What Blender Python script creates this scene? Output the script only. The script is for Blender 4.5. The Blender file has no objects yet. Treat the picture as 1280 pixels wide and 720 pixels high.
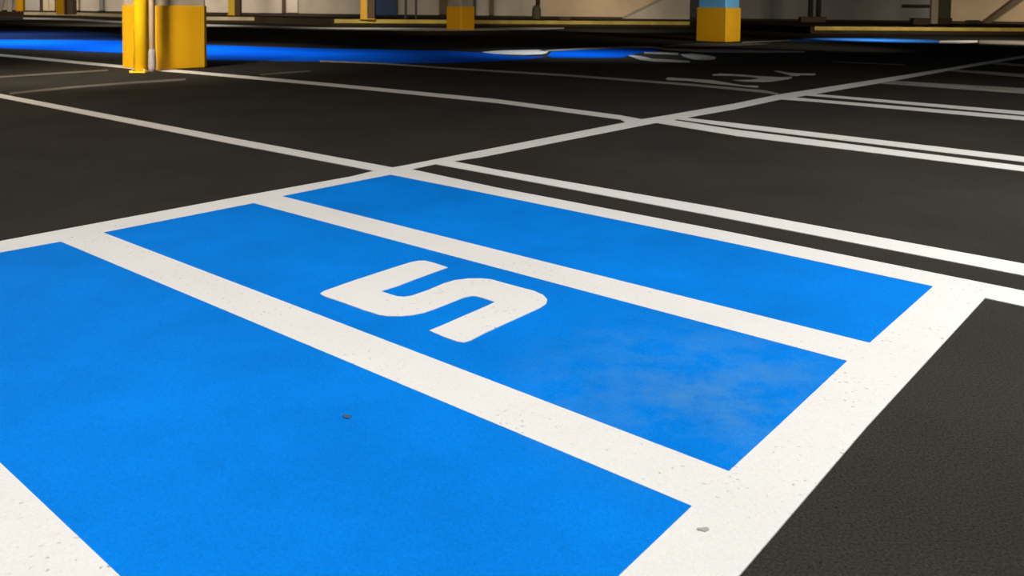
import bpy, bmesh, math, random
from mathutils import Vector, Matrix
random.seed(4)
C = bpy.context.scene.collection
SC = bpy.context.scene

# ------------------------------------------------------------------ camera
FPX, CX, CY = 1072.8, 640.0, 61.46          # focal length and principal point (the photo is a low crop)
PITCH, ROLL, H = 0.0497, -0.0116, 0.80
GRID = -0.6952                               # direction of the bay lines on the floor
fw = Vector((0, math.cos(PITCH), -math.sin(PITCH)))
rt = Vector((1, 0, 0)); dn = Vector((0, -math.sin(PITCH), -math.cos(PITCH)))
r2 = math.cos(ROLL)*rt + math.sin(ROLL)*dn
d2 = -math.sin(ROLL)*rt + math.cos(ROLL)*dn
cam = bpy.data.cameras.new('camera')
co = bpy.data.objects.new('camera', cam); C.objects.link(co)
m3 = Matrix((r2, -d2, -fw)).transposed()
co.matrix_world = Matrix.Translation((0, 0, H)) @ m3.to_4x4()
cam.sensor_width = 36; cam.lens = 36*FPX/1280
cam.shift_y = -(360-CY)/1280
cam.clip_end = 300; cam.clip_start = .05
cam.dof.use_dof = True; cam.dof.focus_distance = 2.4; cam.dof.aperture_fstop = 9
SC.camera = co

def ray(px, py):
    return r2*((px-CX)/FPX) + d2*((py-CY)/FPX) + fw
def at(px, py, z=0.0):                       # a point of the floor (or of a level z)
    d = ray(px, py); t = (z-H)/d.z
    return Vector((d.x*t, d.y*t, z))
def atY(px, py, Y):                          # a point at distance Y
    d = ray(px, py); t = Y/d.y
    return Vector((d.x*t, Y, H+d.z*t))

# ------------------------------------------------------------------ materials
def newmat(name):
    m = bpy.data.materials.new(name); m.use_nodes = True
    nt = m.node_tree; return m, nt, nt.nodes['Principled BSDF']
def N(nt, t, **k):
    n = nt.nodes.new(t)
    for a, v in k.items():
        if a in n.inputs: n.inputs[a].default_value = v
        else: setattr(n, a, v)
    return n
def ramp(nt, fac, stops):
    r = nt.nodes.new('ShaderNodeValToRGB'); e = r.color_ramp.elements
    while len(e) < len(stops): e.new(.5)
    for x, (p, c) in zip(e, stops):
        x.position = p; x.color = (*c, 1) if len(c) == 3 else c
    nt.links.new(fac, r.inputs[0]); return r.outputs[0]
def mix(nt, fac, a, b, mode='MIX'):
    n = nt.nodes.new('ShaderNodeMix'); n.data_type = 'RGBA'; n.blend_type = mode
    for s, v in ((n.inputs[0], fac), (n.inputs[6], a), (n.inputs[7], b)):
        if hasattr(v, 'node'): nt.links.new(v, s)
        elif isinstance(v, (int, float)): s.default_value = v
        else: s.default_value = (*v, 1)
    return n.outputs[2]
def pave(name, base, grain=.25, gscale=260, patch=.18, pscale=1.6, specks=.0, rough=.85, bump=.35, spec=.2, wear=None, wearc=None, speckc=(.20,.19,.175)):
    """asphalt or road paint: fine aggregate grain, slow mottling, pits"""
    m, nt, b = newmat(name); L = nt.links
    pos = N(nt, 'ShaderNodeNewGeometry').outputs['Position']
    n1 = N(nt, 'ShaderNodeTexNoise', Scale=gscale, Detail=3.0, Roughness=.65); L.new(pos, n1.inputs['Vector'])
    n2 = N(nt, 'ShaderNodeTexNoise', Scale=pscale, Detail=5.0, Roughness=.6); L.new(pos, n2.inputs['Vector'])
    g = ramp(nt, n1.outputs['Fac'], [(.28, (1-grain,)*3), (.5, (1, 1, 1)), (.75, (1+grain,)*3)])
    p = ramp(nt, n2.outputs['Fac'], [(.3, (1-patch,)*3), (.7, (1+patch*.5,)*3)])
    c = mix(nt, 1.0, base, g, 'MULTIPLY'); c = mix(nt, 1.0, c, p, 'MULTIPLY')
    if specks:
        v = N(nt, 'ShaderNodeTexNoise', Scale=95.0, Detail=2.0, Roughness=.5); L.new(pos, v.inputs['Vector'])
        v2 = N(nt, 'ShaderNodeTexNoise', Scale=3.0, Detail=2.0); L.new(pos, v2.inputs['Vector'])
        s = ramp(nt, v.outputs['Fac'], [(.66, (0, 0, 0)), (.74, (1, 1, 1))])
        s2 = ramp(nt, v2.outputs['Fac'], [(.42, (0, 0, 0)), (.62, (1, 1, 1))])
        ms = N(nt, 'ShaderNodeMath', operation='MULTIPLY'); L.new(s, ms.inputs[0]); L.new(s2, ms.inputs[1])
        ms2 = N(nt, 'ShaderNodeMath', operation='MULTIPLY'); L.new(ms.outputs[0], ms2.inputs[0]); ms2.inputs[1].default_value = specks
        c = mix(nt, ms2.outputs[0], c, speckc)
    if wear is not None:                     # worn greyish patch with a shape of its own
        vm = N(nt, 'ShaderNodeVectorMath', operation='DISTANCE'); L.new(pos, vm.inputs[0]); vm.inputs[1].default_value = wear[0]
        w = N(nt, 'ShaderNodeTexNoise', Scale=5.0, Detail=6.0, Roughness=.7); L.new(pos, w.inputs['Vector'])
        f1 = N(nt, 'ShaderNodeMapRange'); L.new(vm.outputs['Value'], f1.inputs[0])
        f1.inputs[1].default_value = wear[1]; f1.inputs[2].default_value = 0
        wr = ramp(nt, w.outputs['Fac'], [(.42, (0, 0, 0)), (.75, (1, 1, 1))])
        mm = N(nt, 'ShaderNodeMath', operation='MULTIPLY'); L.new(f1.outputs[0], mm.inputs[0]); L.new(wr, mm.inputs[1])
        c = mix(nt, mm.outputs[0], c, wearc)
    L.new(c, b.inputs['Base Color'])
    b.inputs['Roughness'].default_value = rough; b.inputs['Specular IOR Level'].default_value = spec
    bp = N(nt, 'ShaderNodeBump', Strength=bump, Distance=.004); L.new(n1.outputs['Fac'], bp.inputs['Height']); L.new(bp.outputs[0], b.inputs['Normal'])
    return m
def coat(name, base, var=.12, scale=6.0, rough=.6, spec=.3, metal=0, streak=False):
    """painted or plastered upright surface with slow unevenness"""
    m, nt, b = newmat(name); L = nt.links
    tc = N(nt, 'ShaderNodeTexCoord').outputs['Object']
    if streak:
        mp = N(nt, 'ShaderNodeMapping'); mp.inputs['Scale'].default_value = (1, 1, .12); L.new(tc, mp.inputs[0]); tc = mp.outputs[0]
    n = N(nt, 'ShaderNodeTexNoise', Scale=scale, Detail=5.0, Roughness=.6); L.new(tc, n.inputs['Vector'])
    r = ramp(nt, n.outputs['Fac'], [(.3, (1-var,)*3), (.7, (1+var*.5,)*3)])
    L.new(mix(nt, 1.0, base, r, 'MULTIPLY'), b.inputs['Base Color'])
    b.inputs['Roughness'].default_value = rough; b.inputs['Specular IOR Level'].default_value = spec; b.inputs['Metallic'].default_value = metal
    bp = N(nt, 'ShaderNodeBump', Strength=.15, Distance=.01); L.new(n.outputs['Fac'], bp.inputs['Height']); L.new(bp.outputs[0], b.inputs['Normal'])
    return m

M = {}
M['asphalt'] = pave('asphalt', (.045, .042, .037), grain=.6, gscale=210, patch=.22, pscale=1.3, specks=.75, speckc=(.010,.009,.008), rough=.9, bump=.8, spec=.03)
M['white'] = pave('white_paint', (.86, .845, .815), grain=.06, gscale=210, patch=.05, pscale=2.2, specks=.7, rough=.75, bump=.2)
M['blue'] = pave('blue_paint', (.0008, .225, .82), grain=.16, gscale=230, patch=.17, pscale=2.2, rough=.8, bump=.3, spec=.04,
                 wear=(at(905, 490), .5), wearc=(.09, .30, .60))
M['blue_far'] = pave('bright_blue_paint', (.0008, .135, .90), grain=.1, gscale=120, patch=.15, pscale=.8, rough=.9, bump=.1, spec=.02)
M['blue_light'] = pave('light_blue_floor_paint', (.05, .25, .78), grain=.1, gscale=120, patch=.15, pscale=.8, rough=.9, bump=.1, spec=.02)
M['navy'] = pave('dull_navy', (.012, .05, .21), grain=.2, gscale=120, patch=.3, pscale=.6, rough=.8, bump=.1, spec=.1)  # darker, duller blue base for one far strip
M['worn'] = pave('worn_white_paint', (.36, .34, .31), grain=.35, gscale=60, patch=.35, pscale=2.5, rough=.85, bump=.2)
M['paleworn'] = pave('pale_worn_paint', (.66, .63, .57), grain=.3, gscale=60, patch=.35, pscale=2.5, rough=.85, bump=.2)
M['faded'] = pave('faded_white_paint', (.17, .155, .135), grain=.35, gscale=60, patch=.35, pscale=2.5, rough=.85, bump=.2)
M['paleconc'] = pave('pale_concrete', (.30, .28, .25), grain=.2, gscale=60, patch=.2, pscale=1, rough=.85)
M['yellow'] = coat('yellow_guard', (.74, .38, .008), var=.1, scale=3, rough=.45, streak=True)
M['yellowpole'] = coat('yellow_pole_paint', (.90, .56, .010), var=.05, rough=.4)
M['curbyellow'] = coat('yellow_curb_paint', (.62, .46, .10), var=.35, scale=1.3, rough=.7)
M['curbpale'] = coat('pale_curb_paint', (.50, .42, .27), var=.3, scale=1.3, rough=.7)
M['concrete'] = coat('concrete', (.42, .36, .29), var=.25, scale=4, rough=.85)
M['concgrey'] = coat('grey_concrete', (.33, .31, .29), var=.2, scale=4, rough=.85)
M['colblue'] = coat('light_blue_paint', (.13, .42, .74), var=.1, scale=3, rough=.4)
M['pipegrey'] = coat('grey_pipe', (.30, .27, .30), var=.2, rough=.5)
M['beige'] = coat('beige_paint', (.62, .46, .33), var=.1, rough=.55)
M['wallcream'] = coat('cream_wall', (.70, .62, .55), var=.16, scale=.7, rough=.85)
M['walltan'] = coat('tan_wall', (.60, .47, .31), var=.2, scale=.6, rough=.85)
M['wallgreige'] = coat('greige_wall', (.50, .45, .38), var=.2, scale=.6, rough=.85)
M['wallgrey'] = coat('grey_wall', (.27, .265, .255), var=.15, scale=.6, rough=.8)
M['skirt'] = coat('dark_skirting', (.035, .022, .015), var=.3, rough=.8)
M['walk'] = coat('dark_walkway', (.045, .032, .020), var=.35, scale=.8, rough=.9, spec=.1)
M['darkbrown'] = coat('dark_brown', (.10, .055, .03), var=.2, rough=.6)
M['darkgrey'] = coat('dark_grey_paint', (.045, .05, .045), var=.2, rough=.6)
M['olive'] = coat('olive_brown', (.13, .105, .06), var=.2, rough=.7)
M['navydoor'] = coat('navy_door_paint', (.005, .045, .15), var=.2, rough=.5)
M['black'] = coat('black_metal', (.012, .012, .012), var=.1, rough=.5)
M['ivory'] = coat('ivory_paint', (.72, .62, .44), var=.1, rough=.6)
M['palegrey'] = coat('pale_grey_paint', (.55, .52, .50), var=.12, rough=.6)
M['maroon'] = coat('maroon_paint', (.07, .018, .022), var=.2, rough=.6)
M['ceil'] = coat('ceiling_concrete', (.10, .095, .09), var=.2, scale=1, rough=.95, spec=.05)
M['chrome'] = coat('steel', (.55, .55, .55), var=.05, rough=.3, metal=1)

# ------------------------------------------------------------------ building
def obj(name, bm, mat, parent=None, smooth=False):
    bmesh.ops.recalc_face_normals(bm, faces=bm.faces)
    me = bpy.data.meshes.new(name); bm.to_mesh(me); bm.free()
    for mm in (mat if isinstance(mat, list) else [mat]): me.materials.append(mm)
    if smooth:
        for p in me.polygons: p.use_smooth = True
    o = bpy.data.objects.new(name, me); C.objects.link(o)
    if parent:
        o.parent = parent; o.matrix_parent_inverse = parent.matrix_world.inverted()
    return o
def tag(o, label, cat, group=None):
    o['label'] = label; o['category'] = cat
    if group: o['group'] = group
    return o
def struct(name, bm, mat):
    o = obj(name, bm, mat); o['kind'] = 'structure'; return o
def thing(name, loc, label, cat, rz=0, group=None):
    o = bpy.data.objects.new(name, None); C.objects.link(o)
    o.location = loc; o.rotation_euler = (0, 0, rz)
    o.matrix_world = Matrix.Translation(loc) @ Matrix.Rotation(rz, 4, 'Z')
    return tag(o, label, cat, group)
def centred(o):
    """origin to the middle of the mesh's base"""
    vs = [v.co for v in o.data.vertices]
    c = Vector(((min(v.x for v in vs)+max(v.x for v in vs))/2, (min(v.y for v in vs)+max(v.y for v in vs))/2, min(v.z for v in vs)))
    o.data.transform(Matrix.Translation(-c)); o.location = o.location + c
    return o
def poly(bm, pts, z0, z1):
    lo = [bm.verts.new((p[0], p[1], z0)) for p in pts]; hi = [bm.verts.new((p[0], p[1], z1)) for p in pts]
    n = len(pts); bm.faces.new(hi); bm.faces.new(lo[::-1])
    for i in range(n): bm.faces.new((lo[i], lo[(i+1) % n], hi[(i+1) % n], hi[i]))
def vprism(bm, pts, y0, y1):
    """outline in x,z pushed from y0 to y1"""
    lo = [bm.verts.new((p[0], y0, p[1])) for p in pts]; hi = [bm.verts.new((p[0], y1, p[1])) for p in pts]
    n = len(pts); bm.faces.new(hi); bm.faces.new(lo[::-1])
    for i in range(n): bm.faces.new((lo[i], lo[(i+1) % n], hi[(i+1) % n], hi[i]))
def box(bm, x0, x1, y0, y1, z0, z1, mat=None, mi=0, bev=0):
    b2 = bmesh.new()
    vs = [b2.verts.new((x, y, z)) for x in (x0, x1) for y in (y0, y1) for z in (z0, z1)]
    for f in ((0,1,3,2),(4,6,7,5),(0,4,5,1),(2,3,7,6),(0,2,6,4),(1,5,7,3)): b2.faces.new([vs[i] for i in f])
    bmesh.ops.recalc_face_normals(b2, faces=b2.faces)
    if bev: bmesh.ops.bevel(b2, geom=b2.edges[:], offset=bev, segments=3, affect='EDGES', profile=.5)
    mp = {}
    for v in b2.verts: mp[v] = bm.verts.new(mat @ v.co if mat else v.co)
    for f in b2.faces:
        g = bm.faces.new([mp[v] for v in f.verts]); g.material_index = mi
    b2.free()
def lathe(bm, prof, cx, cy, seg=28):
    rings = []
    for r, z in prof:
        rings.append([bm.verts.new((cx+r*math.cos(2*math.pi*i/seg), cy+r*math.sin(2*math.pi*i/seg), z)) for i in range(seg)])
    for a, b in zip(rings, rings[1:]):
        for i in range(seg): bm.faces.new((a[i], a[(i+1) % seg], b[(i+1) % seg], b[i]))
    bm.faces.new(rings[0][::-1]); bm.faces.new(rings[-1])

# ------------------------------------------------------------------ floor, ceiling
WY = 45.0
bm = bmesh.new(); box(bm, -60, 60, -6, WY+1.2, -.2, 0); struct('floor', bm, M['asphalt'])
bm = bmesh.new(); box(bm, -60, 60, -6, WY+1.2, 3.3, 3.5); struct('ceiling', bm, M['ceil'])

# ------------------------------------------------------------------ floor paint
def px_poly(pts): return [at(*p) for p in pts]
def paint(name, polys, mat, label, cat, group=None, t=.003):
    bm = bmesh.new()
    for pts in polys: poly(bm, [tuple(p)[:2] for p in px_poly(pts)], .0003, t)
    o = obj(name, bm, mat); return tag(centred(o), label, cat, group)
def band(c, hw):                             # a stroke of varying half width about a centre line
    hw = hw if isinstance(hw, (list, tuple)) else [hw]*len(c)
    return [(x, y-w) for (x, y), w in zip(c, hw)] + [(x, y+w) for (x, y), w in list(zip(c, hw))[::-1]]

LN = 'white bay lines on the asphalt'
paint('parking_line', [[(-260,349),(-60,313),(0,302.3),(300,246.3),(350,237.3),(440,221),(470,213.5),(502,208),(600,188.8),(797,150.3),(832,144.6),(920,129.4),(970,118.9),(1097,99.2),(1187,85),(1243,75.3),(1280,69.3),(1340,59.5)] +
       [(1340,62),(1280,72.4),(1243,78.5),(1187,88.3),(1100,104),(1018,117.8),(976,124.4),(920,136.4),(857,147.5),(820,153.8),(775,162.5),(600,197),(566,202),(544,205.6),(514,212),(488,219),(440,228),(352.5,246),(317,254.7),(129,291.5),(76,303),(0,316.7),(-60,328),(-260,363.4)]],
      M['white'], 'longest white line, running from left edge up past all the bays to the far right', 'parking line', LN)
paint('parking_line', [[(514,212),(620,235),(900,288.4),(1280,364.7),(1420,393.6),(1420,415),(1280,384),(1231,373.5),(1166.5,359),(900,301.8),(620,245),(488,219)]],
      M['white'], 'white line along the far long side of the blue bay', 'parking line', LN)
paint('parking_line', [[(566,202),(620,212.5),(900,260.8),(1280,330.6),(1420,357.5),(1420,373),(1280,345.4),(900,272.1),(620,219.5),(544,205.6)]],
      M['white'], 'white line just beyond the blue bay, its twin across a narrow asphalt strip', 'parking line', LN)
paint('parking_line', [[(841,150.3),(920,162.6),(1280,208.2),(1420,226),(1420,233),(1280,214.7),(920,170.2),(820,153.8)]],
      M['white'], 'nearer line of the first narrow double white line beyond the blue bay', 'parking line', LN)
paint('parking_line', [[(857,147.5),(920,154.4),(1280,196.4),(1420,213),(1420,219.6),(1280,202.9),(920,159.8),(846,149.3)]],
      M['white'], 'farther line of the first narrow double white line beyond the blue bay', 'parking line', LN)
paint('parking_line', [[(992,121.7),(1016,124.2),(1280,146),(1420,158),(1420,163),(1280,150.5),(1016,127.2),(976,124.4)]],
      M['white'], 'nearer line of the second double white line at right', 'parking line', LN)
paint('parking_line', [[(1018,117.8),(1027,118.4),(1280,139.6),(1420,151),(1420,155.5),(1280,143.7),(1027,121),(1008,119.5)]],
      M['white'], 'farther line of the second double white line at right', 'parking line', LN)
paint('parking_line', [[(1116,101.2),(1280,110.5),(1420,118),(1420,127),(1280,117.2),(1098,104.3)]],
      M['worn'], 'broad greyish single line at right beyond both double lines', 'parking line', LN)
paint('parking_line', [[(1194,87.1),(1280,92.6),(1420,101.5),(1420,107),(1280,96.4),(1185,88.7)]],
      M['worn'], 'second farthest thin grey line at the right edge', 'parking line', LN)
paint('parking_line', [[(1246,78.0),(1280,80.6),(1420,91),(1420,95),(1280,83.2),(1236,79.8)]],
      M['worn'], 'farthest thin grey line at the right edge', 'parking line', LN)
paint('parking_line', [[(-80,103),(0,117.6),(300,174.6),(440,200.6),(490,209.8),(467,214.1),(440,208.8),(300,182.2),(0,122.4),(-80,107.4)]],
      M['white'], 'white line from the left edge to the far corner of the blue bay', 'parking line', LN)
paint('parking_line', [band([(-80,60),(0,69),(159,84),(237.5,90.3),(400,105),(460,110.7),(620,126.5),(775,147)], [1.3,1.4,1.6,1.6,1.8,2,2.3,2.6]) [:8] +
                       [(802,149.4),(782,153.2)] + band([(-80,60),(0,69),(159,84),(237.5,90.3),(400,105),(460,110.7),(620,126.5),(775,147)], [1.3,1.4,1.6,1.6,1.8,2,2.3,2.6])[8:]],
      M['white'], 'white line passing under the nearest yellow column', 'parking line', LN)
paint('parking_line', [band([(400,76.4),(480,79.6),(559,85.3),(640,90.3),(700,93.8),(860,105.8),(957,115),(974,118.3)], [.7,.7,.8,.9,1,1.1,1.4,.8])],
      M['worn'], 'thin grey line running from the far blue strip to the white arrow marking', 'parking line', LN, t=.005)
FL = 'faded floor lines'
paint('faded_line', [band([(-60,100.5),(0,96.3),(135,87.8)], .9)], M['faded'], 'faded short line left of the nearest yellow column, the farther of two', 'faded line', FL)
paint('faded_line', [band([(12,117.2),(90,109.5),(160,103.8),(232,99.5)], 1.3)], M['faded'], 'faded short line in front of the nearest yellow column', 'faded line', FL)
paint('faded_line', [band([(325,93.7),(350,91.5),(388,89)], .7)], M['faded'], 'very faint stub of line right of the nearest yellow column', 'faded line', FL)
paint('faded_line', [band([(29,23),(60,23.5),(90,24.4),(155,27.5),(240,31),(320,33.7),(400,36),(500,36.6),(560,36.8),(670,35.9),(705,35.2)], [1.0,1.0,1.0,1.2,1.3,1.4,1.6,1.7,1.6,1.3,.6])],
      M['white'], 'long pale line along the foot of the far curb', 'faded line', FL)
paint('faded_line', [band([(928,53),(960,51.6),(988,50.3)], .7)], M['worn'], 'short pale line leading into the far right blue strip', 'faded line', FL)
paint('faded_line', [band([(1040,77.2),(1130,81)], .5)], M['faded'], 'barely visible line beyond the white arrow marking', 'faded line', FL)

# the blue bay: cross stripes, end border, blue fields
ST = 'white stripes crossing the blue bay'
paint('bay_stripe', [[(352.5,246),(1087,430),(1059,452.6),(317,254.7)]], M['white'], 'narrower white stripe between the far and the middle blue field', 'bay stripe', ST)
paint('bay_stripe', [[(129,291.5),(911,591),(865,634.5),(76,303)]], M['white'], 'white stripe between the middle and the nearest blue field', 'bay stripe', ST)
paint('bay_stripe', [[(-236,359),(0,580),(147.5,720),(275,842),(150,1000),(-430,560),(-560,416.5)]], M['white'], 'white border stripe in the bottom left corner', 'bay stripe', ST)
paint('bay_border', [[(1166.5,359),(1231,373.5),(1083,535),(925,720),(830,835),(655,835),(780,716),(865,634.5),(911,591),(970,536.3),(1059,452.6),(1087,430)]],
      M['white'], 'broad white border closing the right end of the blue bay', 'bay border')
BF = 'blue fields of the marked bay'
paint('blue_field', [[(352.5,246),(488,219),(620,245),(900,301.8),(1166.5,359),(1087,430)]], M['blue'], 'far blue field of the striped bay, long and narrow', 'blue floor marking', BF, .0025)
paint('blue_field', [[(129,291.5),(317,254.7),(1059,452.6),(970,536.3),(911,591)]], M['blue'], 'middle blue field carrying the white number', 'blue floor marking', BF, .0025)
paint('blue_field', [[(76,303),(0,316.7),(-60,328),(-236,359),(0,580),(147.5,720),(275,842),(655,835),(780,716),(865,634.5)]], M['blue'], 'nearest and largest blue field, in the lower left', 'blue floor marking', BF, .0025)

# the number, traced in the crop (origin 380,300; 4x)
num = [(80,275),(100,262),(240,212),(420,153),(530,118),(570,110),(605,109),(655,122),(718,143),(640,172),(560,201),(470,236),(385,263),(430,278),(465,288),(500,291),(540,285),(620,257),(700,223),(755,207),(820,199),(880,198),(935,203),(1000,221),(1080,243),(1150,261),(1195,281),(1216,304),(1211,325),(1180,346),(1100,383),(1000,428),(900,475),(830,511),(798,520),(765,515),(700,492),(627,460),(700,430),(800,386),(900,343),(955,317),(900,299),(865,289),(840,286),(800,294),(740,318),(660,350),(600,371),(540,383),(480,388),(420,388),(380,383),(300,358),(200,322),(100,287)]
paint('bay_number', [[(380+x/4, 300+y/4) for x, y in num]], M['white'], 'white number 5 painted sideways on the middle blue field', 'number marking', None, .0042)

# far markings
k = lambda ox, oy, s, pts: [(ox+x/s, oy+y/s) for x, y in pts]
paint('floor_symbol', [
    k(820,60,6.4,[(78,245),(100,236),(330,250),(470,262),(600,285),(700,300),(820,305),(815,318),(700,309),(560,294),(400,280),(250,262),(90,256)]),
    k(820,60,6.4,[(450,212),(520,206),(700,215),(830,227),(900,229),(1000,234),(1092,230),(1080,245),(1000,259),(920,269),(840,272),(700,268),(615,258),(760,255),(812,248),(826,240),(740,231),(600,222),(455,221)]),
    k(820,60,6.4,[(940,184),(985,184),(1060,199),(1145,204),(1272,205),(1278,211),(1272,217),(1150,217),(1145,223),(1090,223),(1020,206)])],
    M['paleworn'], 'thin white arrow-like symbol on dark asphalt near the line crossing', 'floor symbol', None)
paint('floor_symbol', [
    [(785,69.5),(790,69),(804,71),(815,73.6),(835,74.7),(862,76.7),(862,78.1),(835,77.8),(815,77),(800,75)],
    k(820,60,6.4,[(195,52),(300,47),(420,61),(480,75),(470,90),(400,96),(300,92),(225,72)]),
    band([(805,66.3),(825,66.7),(848,67.6)], [.8,1.2,1.0])],
    M['paleworn'], 'blurry pale symbol beside the end of the far blue patch', 'floor symbol', None, .005)
FB = 'blue strips in the far bays'
paint('blue_strip', [[(-80,47.5),(0,49.3),(160,51),(240,55.3),(330,58.7),(400,60.7),(480,62.2),(560,63.7),(606,66.2),(640,70),(684,71)] + [(660,74),(620,76.5),(560,78.5),(480,78.7),(400,76.6),(330,76),(240,74.6),(160,66.5),(0,60.5),(-80,58)]],
      M['blue_far'], 'long bright blue strip running behind the nearest yellow column', 'blue floor marking', FB, .0025)
paint('blue_strip', [[(-80,33),(0,35),(60,36.4),(120,40),(160,45),(160,50.2),(0,48.4),(-80,46.6)]],
      M['navy'], 'dull navy strip at the left edge above the bright blue one', 'blue floor marking', FB, .0025)
paint('blue_strip', [[(690,64.4),(700,63.7),(744,61.6),(787,60.5),(812,60.5),(824,63),(818,65.5),(803,66),(785,69.5),(778,72),(740,72.5),(690,72.3),(684,70)]],
      M['blue_far'], 'short blue patch in the middle distance left of the blue column', 'blue floor marking', FB, .0025)
paint('blue_strip', [[(988,49.6),(1020,48),(1100,47.6),(1160,49.8),(1174,51),(1172,54),(1120,54.3),(1060,52.6),(1000,52),(985,51)]],
      M['blue_light'], 'farthest light blue strip, at the right below the yellow curb', 'blue floor marking', FB, .0025)
paint('worn_patch', [k(560,30,8,[(340,282),(500,268),(900,258),(1010,272),(985,294),(930,304),(750,312),(560,305),(400,294)])], M['white'], 'white wedge between the long blue strip and the short blue patch', 'white floor marking', None, .005)
paint('worn_patch', [band([(676,63.8),(700,62.6),(744,60.4),(787,59),(815,59),(832,61.5),(870,63.2),(905,63.6),(940,64.2),(985,64.6),(1006,64.8)], [.5,.9,1,1,1,1.2,1.4,2,1.6,1.1,.7])], M['paleworn'], 'curved pale border over the short blue patch, tapering away to the right', 'white floor marking', None, .005)
paint('worn_patch', [[(1175,51),(1222,50.5),(1222,53.2),(1200,54.6),(1173,54.2)]], M['white'], 'white end of the farthest light blue strip', 'white floor marking')
paint('worn_patch', [[(1224,50.5),(1260,50.8),(1400,52),(1400,61),(1280,58.8),(1224,56.2)]], M['paleconc'], 'pale grey patch on the floor at the far right edge', 'grey floor marking')
paint('worn_patch', [[(826,57.2),(850,55),(880,54.2),(925,54),(960,55),(925,57),(870,58.4),(830,58.4)]], M['faded'], 'dim grey smudge at the foot of the blue column', 'grey floor marking')
paint('tar_stain', [[(871,663.5),(878,662.6),(885,662.2),(886.5,665),(881,667.5),(876,666),(872,665.5)]], pave('tar', (.50,.49,.46), rough=.9), 'small grey stain on the white border near its lower end', 'stain', None, .0045)
paint('tar_stain', [[(428,521.5),(434,520.5),(440,522.5),(436,525.5),(430,524.5)]], pave('tar_brown', (.05,.12,.25), rough=.9), 'small dark stain on the nearest blue field', 'stain', None, .0045)

# ------------------------------------------------------------------ raised walkway with painted curb
KZ = .24
front = [(-140,19.1),(30,21.1),(100,21.9),(240,28),(322,28.8),(415,32),(862,34),(940,38),(1013,42),(1280,43.5),(1420,45)]
fr = [at(*p) for p in front]
bm = bmesh.new(); poly(bm, [(p.x, p.y) for p in fr] + [(fr[-1].x+14, fr[-1].y), (fr[-1].x+14, WY+.6), (fr[0].x-4, WY+.6)], 0, KZ)
struct('trim_1', bm, M['walk'])
def curb(sel, mat, label, z0=.10, z1=.245):
    pts = [at(*p) for p in sel]; bm = bmesh.new()
    out = [(p.x*(1-.02/p.y), p.y-.03) for p in pts] + [(p.x, p.y-.002) for p in pts[::-1]]
    poly(bm, out, z0, z1)
    tag(centred(obj('curb_band', bm, mat)), label, 'curb paint', 'painted curb edges')
curb([(30,21.1),(100,21.9),(240,28),(318,28.75)], M['curbpale'], 'pale yellow band on the curb behind the nearest yellow column')
curb([(418,32.01),(862,34)], M['curbyellow'], 'yellow band on the curb in the middle, behind the second column')
curb([(1018,42.04),(1280,43.5),(1420,45)], M['curbyellow'], 'yellow band on the curb at the far right', .12, .245)

# ------------------------------------------------------------------ far wall
def wx(px): return atY(px, 15, WY).x
segs = [(-140,31,'wallcream'),(31,92,'wallgreige'),(92,333,'wallcream'),(333,373,'wallcream'),(373,549,'wallgreige'),(549,680,'wallgreige'),(680,862,'walltan'),(862,1164,'wallgrey'),(1164,1420,'walltan')]  # wall tones also carry how brightly each stretch is lit
names = []
for i, (a, b, mt) in enumerate(segs):
    if mt not in names: names.append(mt)
bm = bmesh.new()
for a, b, mt in segs: box(bm, wx(a), wx(b), WY, WY+.3, 0, 3.3, mi=names.index(mt))
struct('wall_back', bm, [M[n] for n in names])
bm = bmesh.new()
box(bm, wx(-140), wx(1420), WY-.04, WY+.01, KZ, KZ+.07)
struct('baseboard_back', bm, M['skirt'])

# ------------------------------------------------------------------ big square columns with yellow guards
du = Vector((math.cos(GRID), math.sin(GRID), 0)); dv = Vector((-math.sin(GRID), math.cos(GRID), 0))
def column(loc, w, gh, body, label, rot=GRID, corner_gap=True, top=3.3):
    t = thing('square_column', loc, label, 'column', rot, 'square columns with yellow guards')
    T = t.matrix_world; h = w/2; g = .03
    bm = bmesh.new(); box(bm, -h, h, -h, h, .0045, top, T, bev=.03); obj('shaft', bm, body, t)
    for k_ in range(4):                       # one guard plate on each face, corners left open
        R4 = T @ Matrix.Rotation(k_*math.pi/2, 4, 'Z')
        b2 = bmesh.new(); iw = h-.035 if corner_gap else h+.02
        box(b2, -iw, iw, -h-g, -h-.001, 0.005, gh, R4, bev=.012); obj('guard_plate', b2, M['yellow'], t)
    return t
# nearest: its near corner stands at the foot between the two visible faces
pl = at(160, 83); pr = at(239, 84); pc = at(191, 89)
W1 = .70
c1 = at(190, 88.2) + (-du*(W1/2) + dv*(W1/2))
column(c1, W1, .765, M['concrete'], 'nearest square column, big yellow guards and a yellow pole beside it')
def col_at(px_corner, py_corner, w): return at(px_corner, py_corner) + (-du*(w/2) + dv*(w/2))
column(col_at(576, 37.3, .62), .62, .78, M['concgrey'], 'slim grey column with orange yellow guards in the middle distance', corner_gap=False)
column(col_at(906.5, 52.8, .74), .74, .83, M['colblue'], 'light blue column with yellow guards, right of the middle', corner_gap=False)

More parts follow.
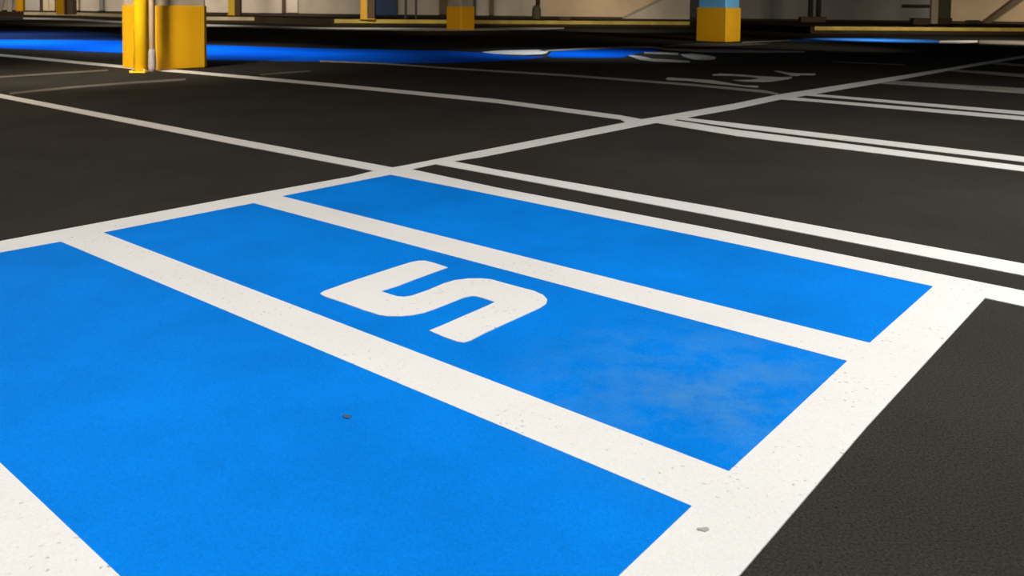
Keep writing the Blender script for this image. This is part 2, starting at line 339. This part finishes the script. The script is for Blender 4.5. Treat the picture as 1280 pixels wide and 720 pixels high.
# yellow pole and conduit at the nearest column
pp = at(177, 89); pz = thing('guard_pole', pp, 'bright yellow round pole standing against the nearest column', 'pole')
bm = bmesh.new(); lathe(bm, [(.083,.015),(.083,3.28)], pp.x, pp.y); obj('tube', bm, M['yellowpole'], pz, True)
bm = bmesh.new(); box(bm, -.09, .083, -.125, .08, .0, .016, pz.matrix_world, bev=.005); box(bm, -.03, .15, -.26, -.126, .0, .016, pz.matrix_world, bev=.005); obj('foot_plate', bm, M['yellowpole'], pz)
for sx in (-.01, .12):
    bm = bmesh.new(); box(bm, sx-.012, sx+.012, -.21, -.185, .016, .035, pz.matrix_world, bev=.004); obj('bolt', bm, M['chrome'], pz)
cp = at(190.4, 89.6); cz = thing('conduit', cp, 'thin beige conduit between the yellow pole and the corner of the nearest column', 'pipe')
bm = bmesh.new(); lathe(bm, [(.032,.26),(.032,3.28)], cp.x, cp.y, 16); obj('tube', bm, M['beige'], cz, True)
bm = bmesh.new(); lathe(bm, [(.034,.0),(.045,.05),(.040,.22),(.034,.262)], cp.x, cp.y, 16); obj('sleeve', bm, M['pipegrey'], cz, True)

# ------------------------------------------------------------------ things along the far wall
def post(name, px0, px1, base, cuts, label, cat, group=None, depth=None, top=3.2, z=KZ, Y=None):
    """upright of several side-by-side pieces given by picture columns, standing at the point its foot shows"""
    P = at((px0+px1)/2, base, z)
    if Y: P = Vector((atY((px0+px1)/2, base, Y).x, Y, z))
    s = P.y/(FPX*math.cos(PITCH))
    t = thing(name, (P.x, P.y, z), label, cat, 0, group)
    return t, P, s
def slab(t, P, s, cx, a, b, name, mat, z1, z0=None, y0=0, d=.3, bev=.01):
    bm = bmesh.new(); z0 = P.z if z0 is None else z0
    box(bm, P.x+(a-cx)*s, P.x+(b-cx)*s, P.y+y0, P.y+y0+d, z0, z1, bev=bev); return obj(name, bm, mat, t)
TOP = 2.9
# leaning pale boards at the left edge
for i, (xa, xb, lab) in enumerate(((-4, 5, 'pale board leaning against the wall at the left edge'), (13, 18, 'narrow pale board standing just left of the thin yellow post'))):
    P = Vector((wx((xa+xb)/2), WY-.25, KZ)); t = thing('leaning_board', P, lab, 'board', 0, 'pale boards by the wall')
    s = P.y/FPX; w = (xb-xa)*s/2; lean = .35 if i == 0 else .1
    bm = bmesh.new(); vprism(bm, [(P.x-w, KZ), (P.x+w, KZ), (P.x+w+lean, 1.7), (P.x-w+lean, 1.7)], P.y, P.y+.04); obj('panel', bm, M['palegrey'], t)
    bm = bmesh.new(); vprism(bm, [(P.x-w, KZ), (P.x-w+.05, KZ), (P.x-w+.05+lean, 1.72), (P.x-w+lean, 1.72)], P.y-.03, P.y+.06); obj('edge_batten', bm, M['ivory'], t)
YP = 'far yellow posts'
t, P, s = post('yellow_post', 19.5, 28.5, 13.6, None, 'thin yellow post at the far left', 'post', YP, Y=WY-.6)
slab(t, P, s, 24, 19.5, 28.5, 'shaft', M['yellow'], TOP, d=.3); slab(t, P, s, 24, 18.8, 29.2, 'base_plate', M['darkbrown'], P.z+.03, y0=-.05, d=.4)
t, P, s = post('double_post', 69.5, 91, 18.4, None, 'far pair of yellow posts joined by a dark maroon panel', 'post', YP)
slab(t, P, s, 80, 69.5, 79, 'post', M['yellow'], TOP, d=.35); slab(t, P, s, 80, 79, 83.5, 'panel', M['maroon'], TOP, y0=.1, d=.2); slab(t, P, s, 80, 83.5, 90.5, 'post', M['olive'], TOP, d=.35)  # olive puts the dimmer yellow face into the colour
t, P, s = post('yellow_post', 285.5, 300, 19.2, None, 'far yellow post with its shaded side drawn in brown, right of the nearest column', 'post', YP)
slab(t, P, s, 293, 285.5, 293.5, 'shaft', M['yellowpole'], TOP, d=.3); slab(t, P, s, 293, 293.5, 300, 'dark_side', M['darkbrown'], TOP, y0=.05, d=.25)  # brown slab puts the post's shaded side into the colour
slab(t, P, s, 293, 284.5, 294.5, 'base_plate', M['yellowpole'], P.z+.05, y0=-.05, d=.35)
t, P, s = post('yellow_post', 450, 468, 24.5, None, 'orange yellow post with its shaded side drawn in brown, left of the navy door', 'post', YP)
slab(t, P, s, 459, 450.5, 459, 'shaft', M['yellow'], TOP, d=.3); slab(t, P, s, 459, 459, 468, 'dark_side', M['darkbrown'], TOP, y0=.05, d=.25)  # brown slab is this post's shaded half, set in colour
slab(t, P, s, 459, 449.5, 468.6, 'base_plate', M['yellow'], P.z+.04, y0=-.04, d=.38)
# cabinets at the left
t, P, s = post('wall_cabinet', 31, 53, 13.5, None, 'pale grey cabinet with a dark frame between the far left posts', 'cabinet', Y=WY-.6)
slab(t, P, s, 42, 31, 52.6, 'body', M['darkbrown'], 1.9, d=.4); slab(t, P, s, 42, 31.8, 50, 'door', M['palegrey'], 1.85, z0=P.z+.06, y0=-.03, d=.03); slab(t, P, s, 42, 48.4, 49.2, 'handle', M['black'], 1.1, z0=.9, y0=-.06, d=.03, bev=.004)
t, P, s = post('wall_cabinet', 53, 68, 13.2, None, 'warm cream cabinet just left of the double post', 'cabinet', Y=WY-.6)
slab(t, P, s, 60, 53.2, 68, 'body', M['ivory'], 1.9, z0=P.z+.06, d=.35); slab(t, P, s, 60, 53.8, 67.4, 'plinth', M['skirt'], P.z+.06, y0=.03, d=.3); slab(t, P, s, 60, 60.4, 60.9, 'door_gap', M['darkbrown'], 1.85, z0=P.z+.1, y0=-.004, d=.01, bev=0)
# pilasters and door jambs on the wall
PI_ = 'uprights on the far wall'
def pilaster(a, b, mat, label, d=.18):
    P = Vector((wx((a+b)/2), WY-d, KZ)); s = P.y/(FPX*math.cos(PITCH)); t = thing('pilaster', P, label, 'pilaster', 0, PI_)
    slab(t, P, s, (a+b)/2, a, b, 'shaft', M[mat], 3.28, z0=KZ+.10, d=d-.045, bev=.01)
    slab(t, P, s, (a+b)/2, a-.3, b+.3, 'base', M['skirt'], KZ+.10, y0=-.02, d=d-.03)
    return t
pilaster(92.5, 100, 'ivory', 'ivory pilaster on the wall right of the double post')
pilaster(126, 131, 'wallgrey', 'grey upright on the wall left of the nearest column')
pilaster(353.5, 357.5, 'darkbrown', 'thin dark brown upright on the cream wall')
pilaster(360, 373, 'wallcream', 'cream pilaster right of the thin dark brown upright')
pilaster(549.5, 563.5, 'olive', 'dark olive pilaster left of the slim grey column')
pilaster(589.5, 595, 'darkgrey', 'dark grey upright right of the slim grey column')
pilaster(612, 617, 'olive', 'narrow olive upright between slim grey column and brown bollard')
pilaster(862, 880, 'darkgrey', 'broad dark grey pilaster left of the light blue column')
# navy door
t, P, s = post('service_door', 468, 495, 23, None, 'navy blue door beside the orange yellow post', 'door', Y=WY-.12)
slab(t, P, s, 481, 469, 494.5, 'leaf', M['navydoor'], 2.35, z0=KZ+.03, d=.06)
slab(t, P, s, 481, 468, 469.2, 'frame', M['darkgrey'], 2.42, y0=-.02, d=.12); slab(t, P, s, 481, 494.3, 496, 'frame', M['darkgrey'], 2.42, y0=-.02, d=.12)
slab(t, P, s, 481, 491, 492, 'handle', M['chrome'], 1.3, z0=1.1, y0=-.06, d=.05, bev=.005)
# black stand
t, P, s = post('sign_stand', 505, 522, 23.2, None, 'black open frame stand right of the navy door', 'stand')
for a, b in ((506, 509), (519, 521.6)):
    slab(t, P, s, 514, a, b, 'leg', M['black'], P.z+.86, d=.08)
    slab(t, P, s, 514, a-.6, b+.6, 'foot', M['black'], P.z+.04, y0=-.2, d=.5)
slab(t, P, s, 514, 506, 521.6, 'top_rail', M['black'], P.z+.93, z0=P.z+.83, d=.08)
slab(t, P, s, 514, 506, 521.6, 'board', M['darkgrey'], P.z+1.5, z0=P.z+.935, y0=.02, d=.04)
# brown bollard against the wall
P = at(670.5, 24, KZ); t = thing('bollard', P, 'dark brown bottle-shaped bollard with a pipe in front of the tan wall', 'bollard')
s = P.y/FPX; R_ = 5.6*s
bm = bmesh.new(); lathe(bm, [(R_*1.02, KZ), (R_, KZ+.06), (R_, KZ+.36), (R_*.9, KZ+.5), (R_*.6, KZ+.6), (R_*.55, KZ+.62)], P.x, P.y, 24); obj('body', bm, M['olive'], t, True)
bm = bmesh.new(); lathe(bm, [(R_*.5, KZ+.60), (R_*.5, 2.8)], P.x+1.6*s, P.y, 20); obj('pipe', bm, M['darkbrown'], t, True)
# sloping panel added to stand in for a diagonal shadow on the wall
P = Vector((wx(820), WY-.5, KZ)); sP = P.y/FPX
t = thing('sloped_piece', P, 'grey brown sloping panel standing in for a wall shadow, rising to the right, left of the light blue column', 'stair')
bm = bmesh.new(); vprism(bm, [(wx(779)*.99, KZ), (wx(862)*.99, KZ), (wx(862)*.99, 3.0), (wx(852)*.99, 1.75)], P.y, P.y+.45); obj('shadow_panel', bm, M['wallgreige'], t)
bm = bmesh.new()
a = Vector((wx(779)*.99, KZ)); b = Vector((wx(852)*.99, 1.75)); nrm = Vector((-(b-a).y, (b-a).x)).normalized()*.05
vprism(bm, [tuple(a), tuple(b), tuple(b+nrm), tuple(a+nrm)], P.y-.03, P.y+.48); obj('shadow_panel_edge', bm, M['concgrey'], t)
# low dark blocks
for a, b, base, hgt, mt, lab in ((699, 713, 24.6, .14, 'darkbrown', 'small dark brown wheel block on the walkway by the tan wall'), (1206, 1226, 29.5, .17, 'olive', 'low olive wheel block right of the ivory post')):
    P = at((a+b)/2, base, KZ); s = P.y/FPX; w = (b-a)*s/2
    bm = bmesh.new(); vprism(bm, [(P.x-w, KZ), (P.x+w, KZ), (P.x+w*.85, KZ+hgt*.8), (P.x+w*.6, KZ+hgt), (P.x-w*.6, KZ+hgt), (P.x-w*.85, KZ+hgt*.8)], P.y-.12, P.y+.12)
    tag(centred(obj('wheel_block', bm, M[mt])), lab, 'block')
# twin dark pipes with a base box
t, P, s = post('drain_pipes', 1001, 1033, 28, None, 'pair of dark vertical pipes on a low dark box by the grey wall', 'pipe')
slab(t, P, s, 1017, 1001, 1033, 'base_box', M['darkbrown'], KZ+.26, d=.35, bev=.03)
for a in (1014.5, 1024.5):
    bm = bmesh.new(); lathe(bm, [(3.1*s, KZ+.255), (3.1*s, 3.2)], P.x+(a-1017)*s, P.y+.18, 20); obj('pipe', bm, M['darkgrey'], t, True)
# ivory post with dark box and brown backing
t, P, s = post('ivory_post', 1164, 1190, 30, None, 'ivory post with a brown side panel at the far right', 'post')
slab(t, P, s, 1177, 1164, 1172.3, 'shaft', M['ivory'], TOP, d=.2); slab(t, P, s, 1177, 1172.3, 1189, 'dark_side', M['olive'], TOP, z0=KZ+.28, y0=.05, d=.15); slab(t, P, s, 1177, 1172.3, 1189.5, 'foot_box', M['darkbrown'], KZ+.28, y0=-.05, d=.3, bev=.02)
t, P, s = post('floor_box', 1142, 1163, 31, None, 'low dark box left of the ivory post', 'box')
slab(t, P, s, 1152.5, 1142, 1162.8, 'body', M['darkbrown'], KZ+.24, d=.4, bev=.03); slab(t, P, s, 1152.5, 1141.6, 1163.2, 'lid', M['skirt'], KZ+.27, z0=KZ+.24, y0=-.02, d=.44)
# grey rail panel at the dim wall
t, P, s = post('wall_rail', 1128, 1164, 26, None, 'thin dark rail on the grey wall left of the ivory post', 'rail', Y=WY-.1)
slab(t, P, s, 1146, 1128, 1163.5, 'bar', M['skirt'], 1.15, z0=1.02, d=.04, bev=.01); slab(t, P, s, 1146, 1131, 1132, 'bracket', M['black'], 1.10, z0=1.06, y0=.03, d=.07, bev=0); slab(t, P, s, 1146, 1158, 1159, 'bracket', M['black'], 1.10, z0=1.06, y0=.03, d=.07, bev=0)
# diagonal stringer on the right
P = Vector((wx(1248), WY-.35, KZ)); t = thing('sloped_piece', P, 'dark sloping stair stringer on the tan wall at the right edge', 'stair')
a = Vector((wx(1226), KZ)); b = Vector((wx(1226)+2.9, 2.3)); nrm = Vector((-(b-a).y, (b-a).x)).normalized()*.17
bm = bmesh.new(); vprism(bm, [tuple(a-nrm*.0), (a.x+.36, KZ), tuple(b-nrm), tuple(b+nrm)], P.y, P.y+.2); obj('beam', bm, M['olive'], t)
bm = bmesh.new(); vprism(bm, [tuple(a), tuple(b+nrm), tuple(b+nrm*1.3), tuple(a+nrm*.3)], P.y-.03, P.y+.23); obj('flange', bm, M['darkbrown'], t)

# ------------------------------------------------------------------ lamps of the garage (bare tubes under the ceiling) and added fill lights
def lamp(x, y, p, col=(1, .97, .92), sx=1.2, sy=.25, z=2.95, spread=180, rz=GRID, tilt=0):
    l = bpy.data.lights.new('ceiling_tube_or_extra_lamp', 'AREA'); l.shape = 'RECTANGLE'; l.size = sx; l.size_y = sy
    l.energy = p; l.color = col; l.spread = math.radians(spread)
    o = bpy.data.objects.new('ceiling_tube_or_extra_lamp', l); C.objects.link(o); o.location = (x, y, z); o.rotation_euler = (tilt, 0, rz)
def aimed(x, y, z, tx, ty, tz, p, col, spread, sx=.8, sy=.2):
    l = bpy.data.lights.new('fill_light', 'AREA'); l.shape = 'RECTANGLE'; l.size = sx; l.size_y = sy
    l.energy = p; l.color = col; l.spread = math.radians(spread)
    o = bpy.data.objects.new('fill_light', l); C.objects.link(o); o.location = (x, y, z)
    o.rotation_euler = (Vector((tx, ty, tz))-Vector((x, y, z))).to_track_quat('-Z', 'Y').to_euler()
NEUT = (1, .988, .965); WARM = (1, .84, .66); COOL = (.92, .96, 1)
lamp(-1, 1, 60, NEUT)
lamp(-1.5, 3, 17, NEUT)
lamp(-3, 5, 22, WARM)
lamp(4, 1.5, 275, NEUT)
lamp(2.5, 5, 28, (1, .94, .87))
lamp(5.2, 7.5, 20, (1, .92, .84))
lamp(-6, 7, 85, WARM)
lamp(-9.5, 16.5, 62, COOL, spread=100)
lamp(-6, 14.8, 52, COOL, spread=100)
lamp(-3.6, 13.7, 12, COOL, spread=80)
lamp(1.0, 14.6, 17, COOL, spread=80)
lamp(9.8, 23.3, 16, COOL, spread=60)
# wall washers, warm
for x, p in ((-24, 52), (-17, 72), (-11, 64), (-3.5, 4), (0.5, 14), (5, 50), (11, 7), (15, 5), (22, 32), (27, 60)):
    lamp(x, WY-3.2, p, (1, .84, .66), sx=2.5, sy=.3, z=2.9, rz=0, tilt=.5, spread=130)
# unseen fill lights added to brighten columns, posts and curbs
aimed(-5.2, 4.9, 2.5, -4.35, 10, .45, 36, (1, .9, .72), 45)
aimed(9.3, 13, 2.4, 5.2, 21, .5, 27, (1, .9, .75), 40)
aimed(-2.5, 18, 2.4, -1.7, 29, .5, 11, (1, .78, .52), 36)
aimed(3.2, 25, 2.3, 3.6, 34, .3, 55, (1, .90, .72), 64, 2)
aimed(-5.2, 25, 2.3, -5.4, 34, .3, 41, (1, .90, .72), 60, 2)
aimed(-13, 26, 2.3, -13.5, 38, .4, 225, (1, .88, .70), 100, 2)
aimed(-23, 33, 2.3, -21, 43, .3, 60, (1, .88, .70), 80, 2)
lamp(-12, 20, 26, COOL, spread=100)  # extra lamp added to brighten the navy strip
aimed(14, 19, 2.3, 14, 30, .3, 170, (1, .88, .70), 90, 2)

w = bpy.data.worlds.new('world'); SC.world = w; w.use_nodes = True
bg = w.node_tree.nodes['Background']; bg.inputs[0].default_value = (.9, .85, .8, 1); bg.inputs[1].default_value = .01
SC.view_settings.view_transform = 'Standard'; SC.view_settings.look = 'None'
SC.view_settings.exposure = 0; SC.view_settings.gamma = 1
SC.view_settings.use_curve_mapping = False
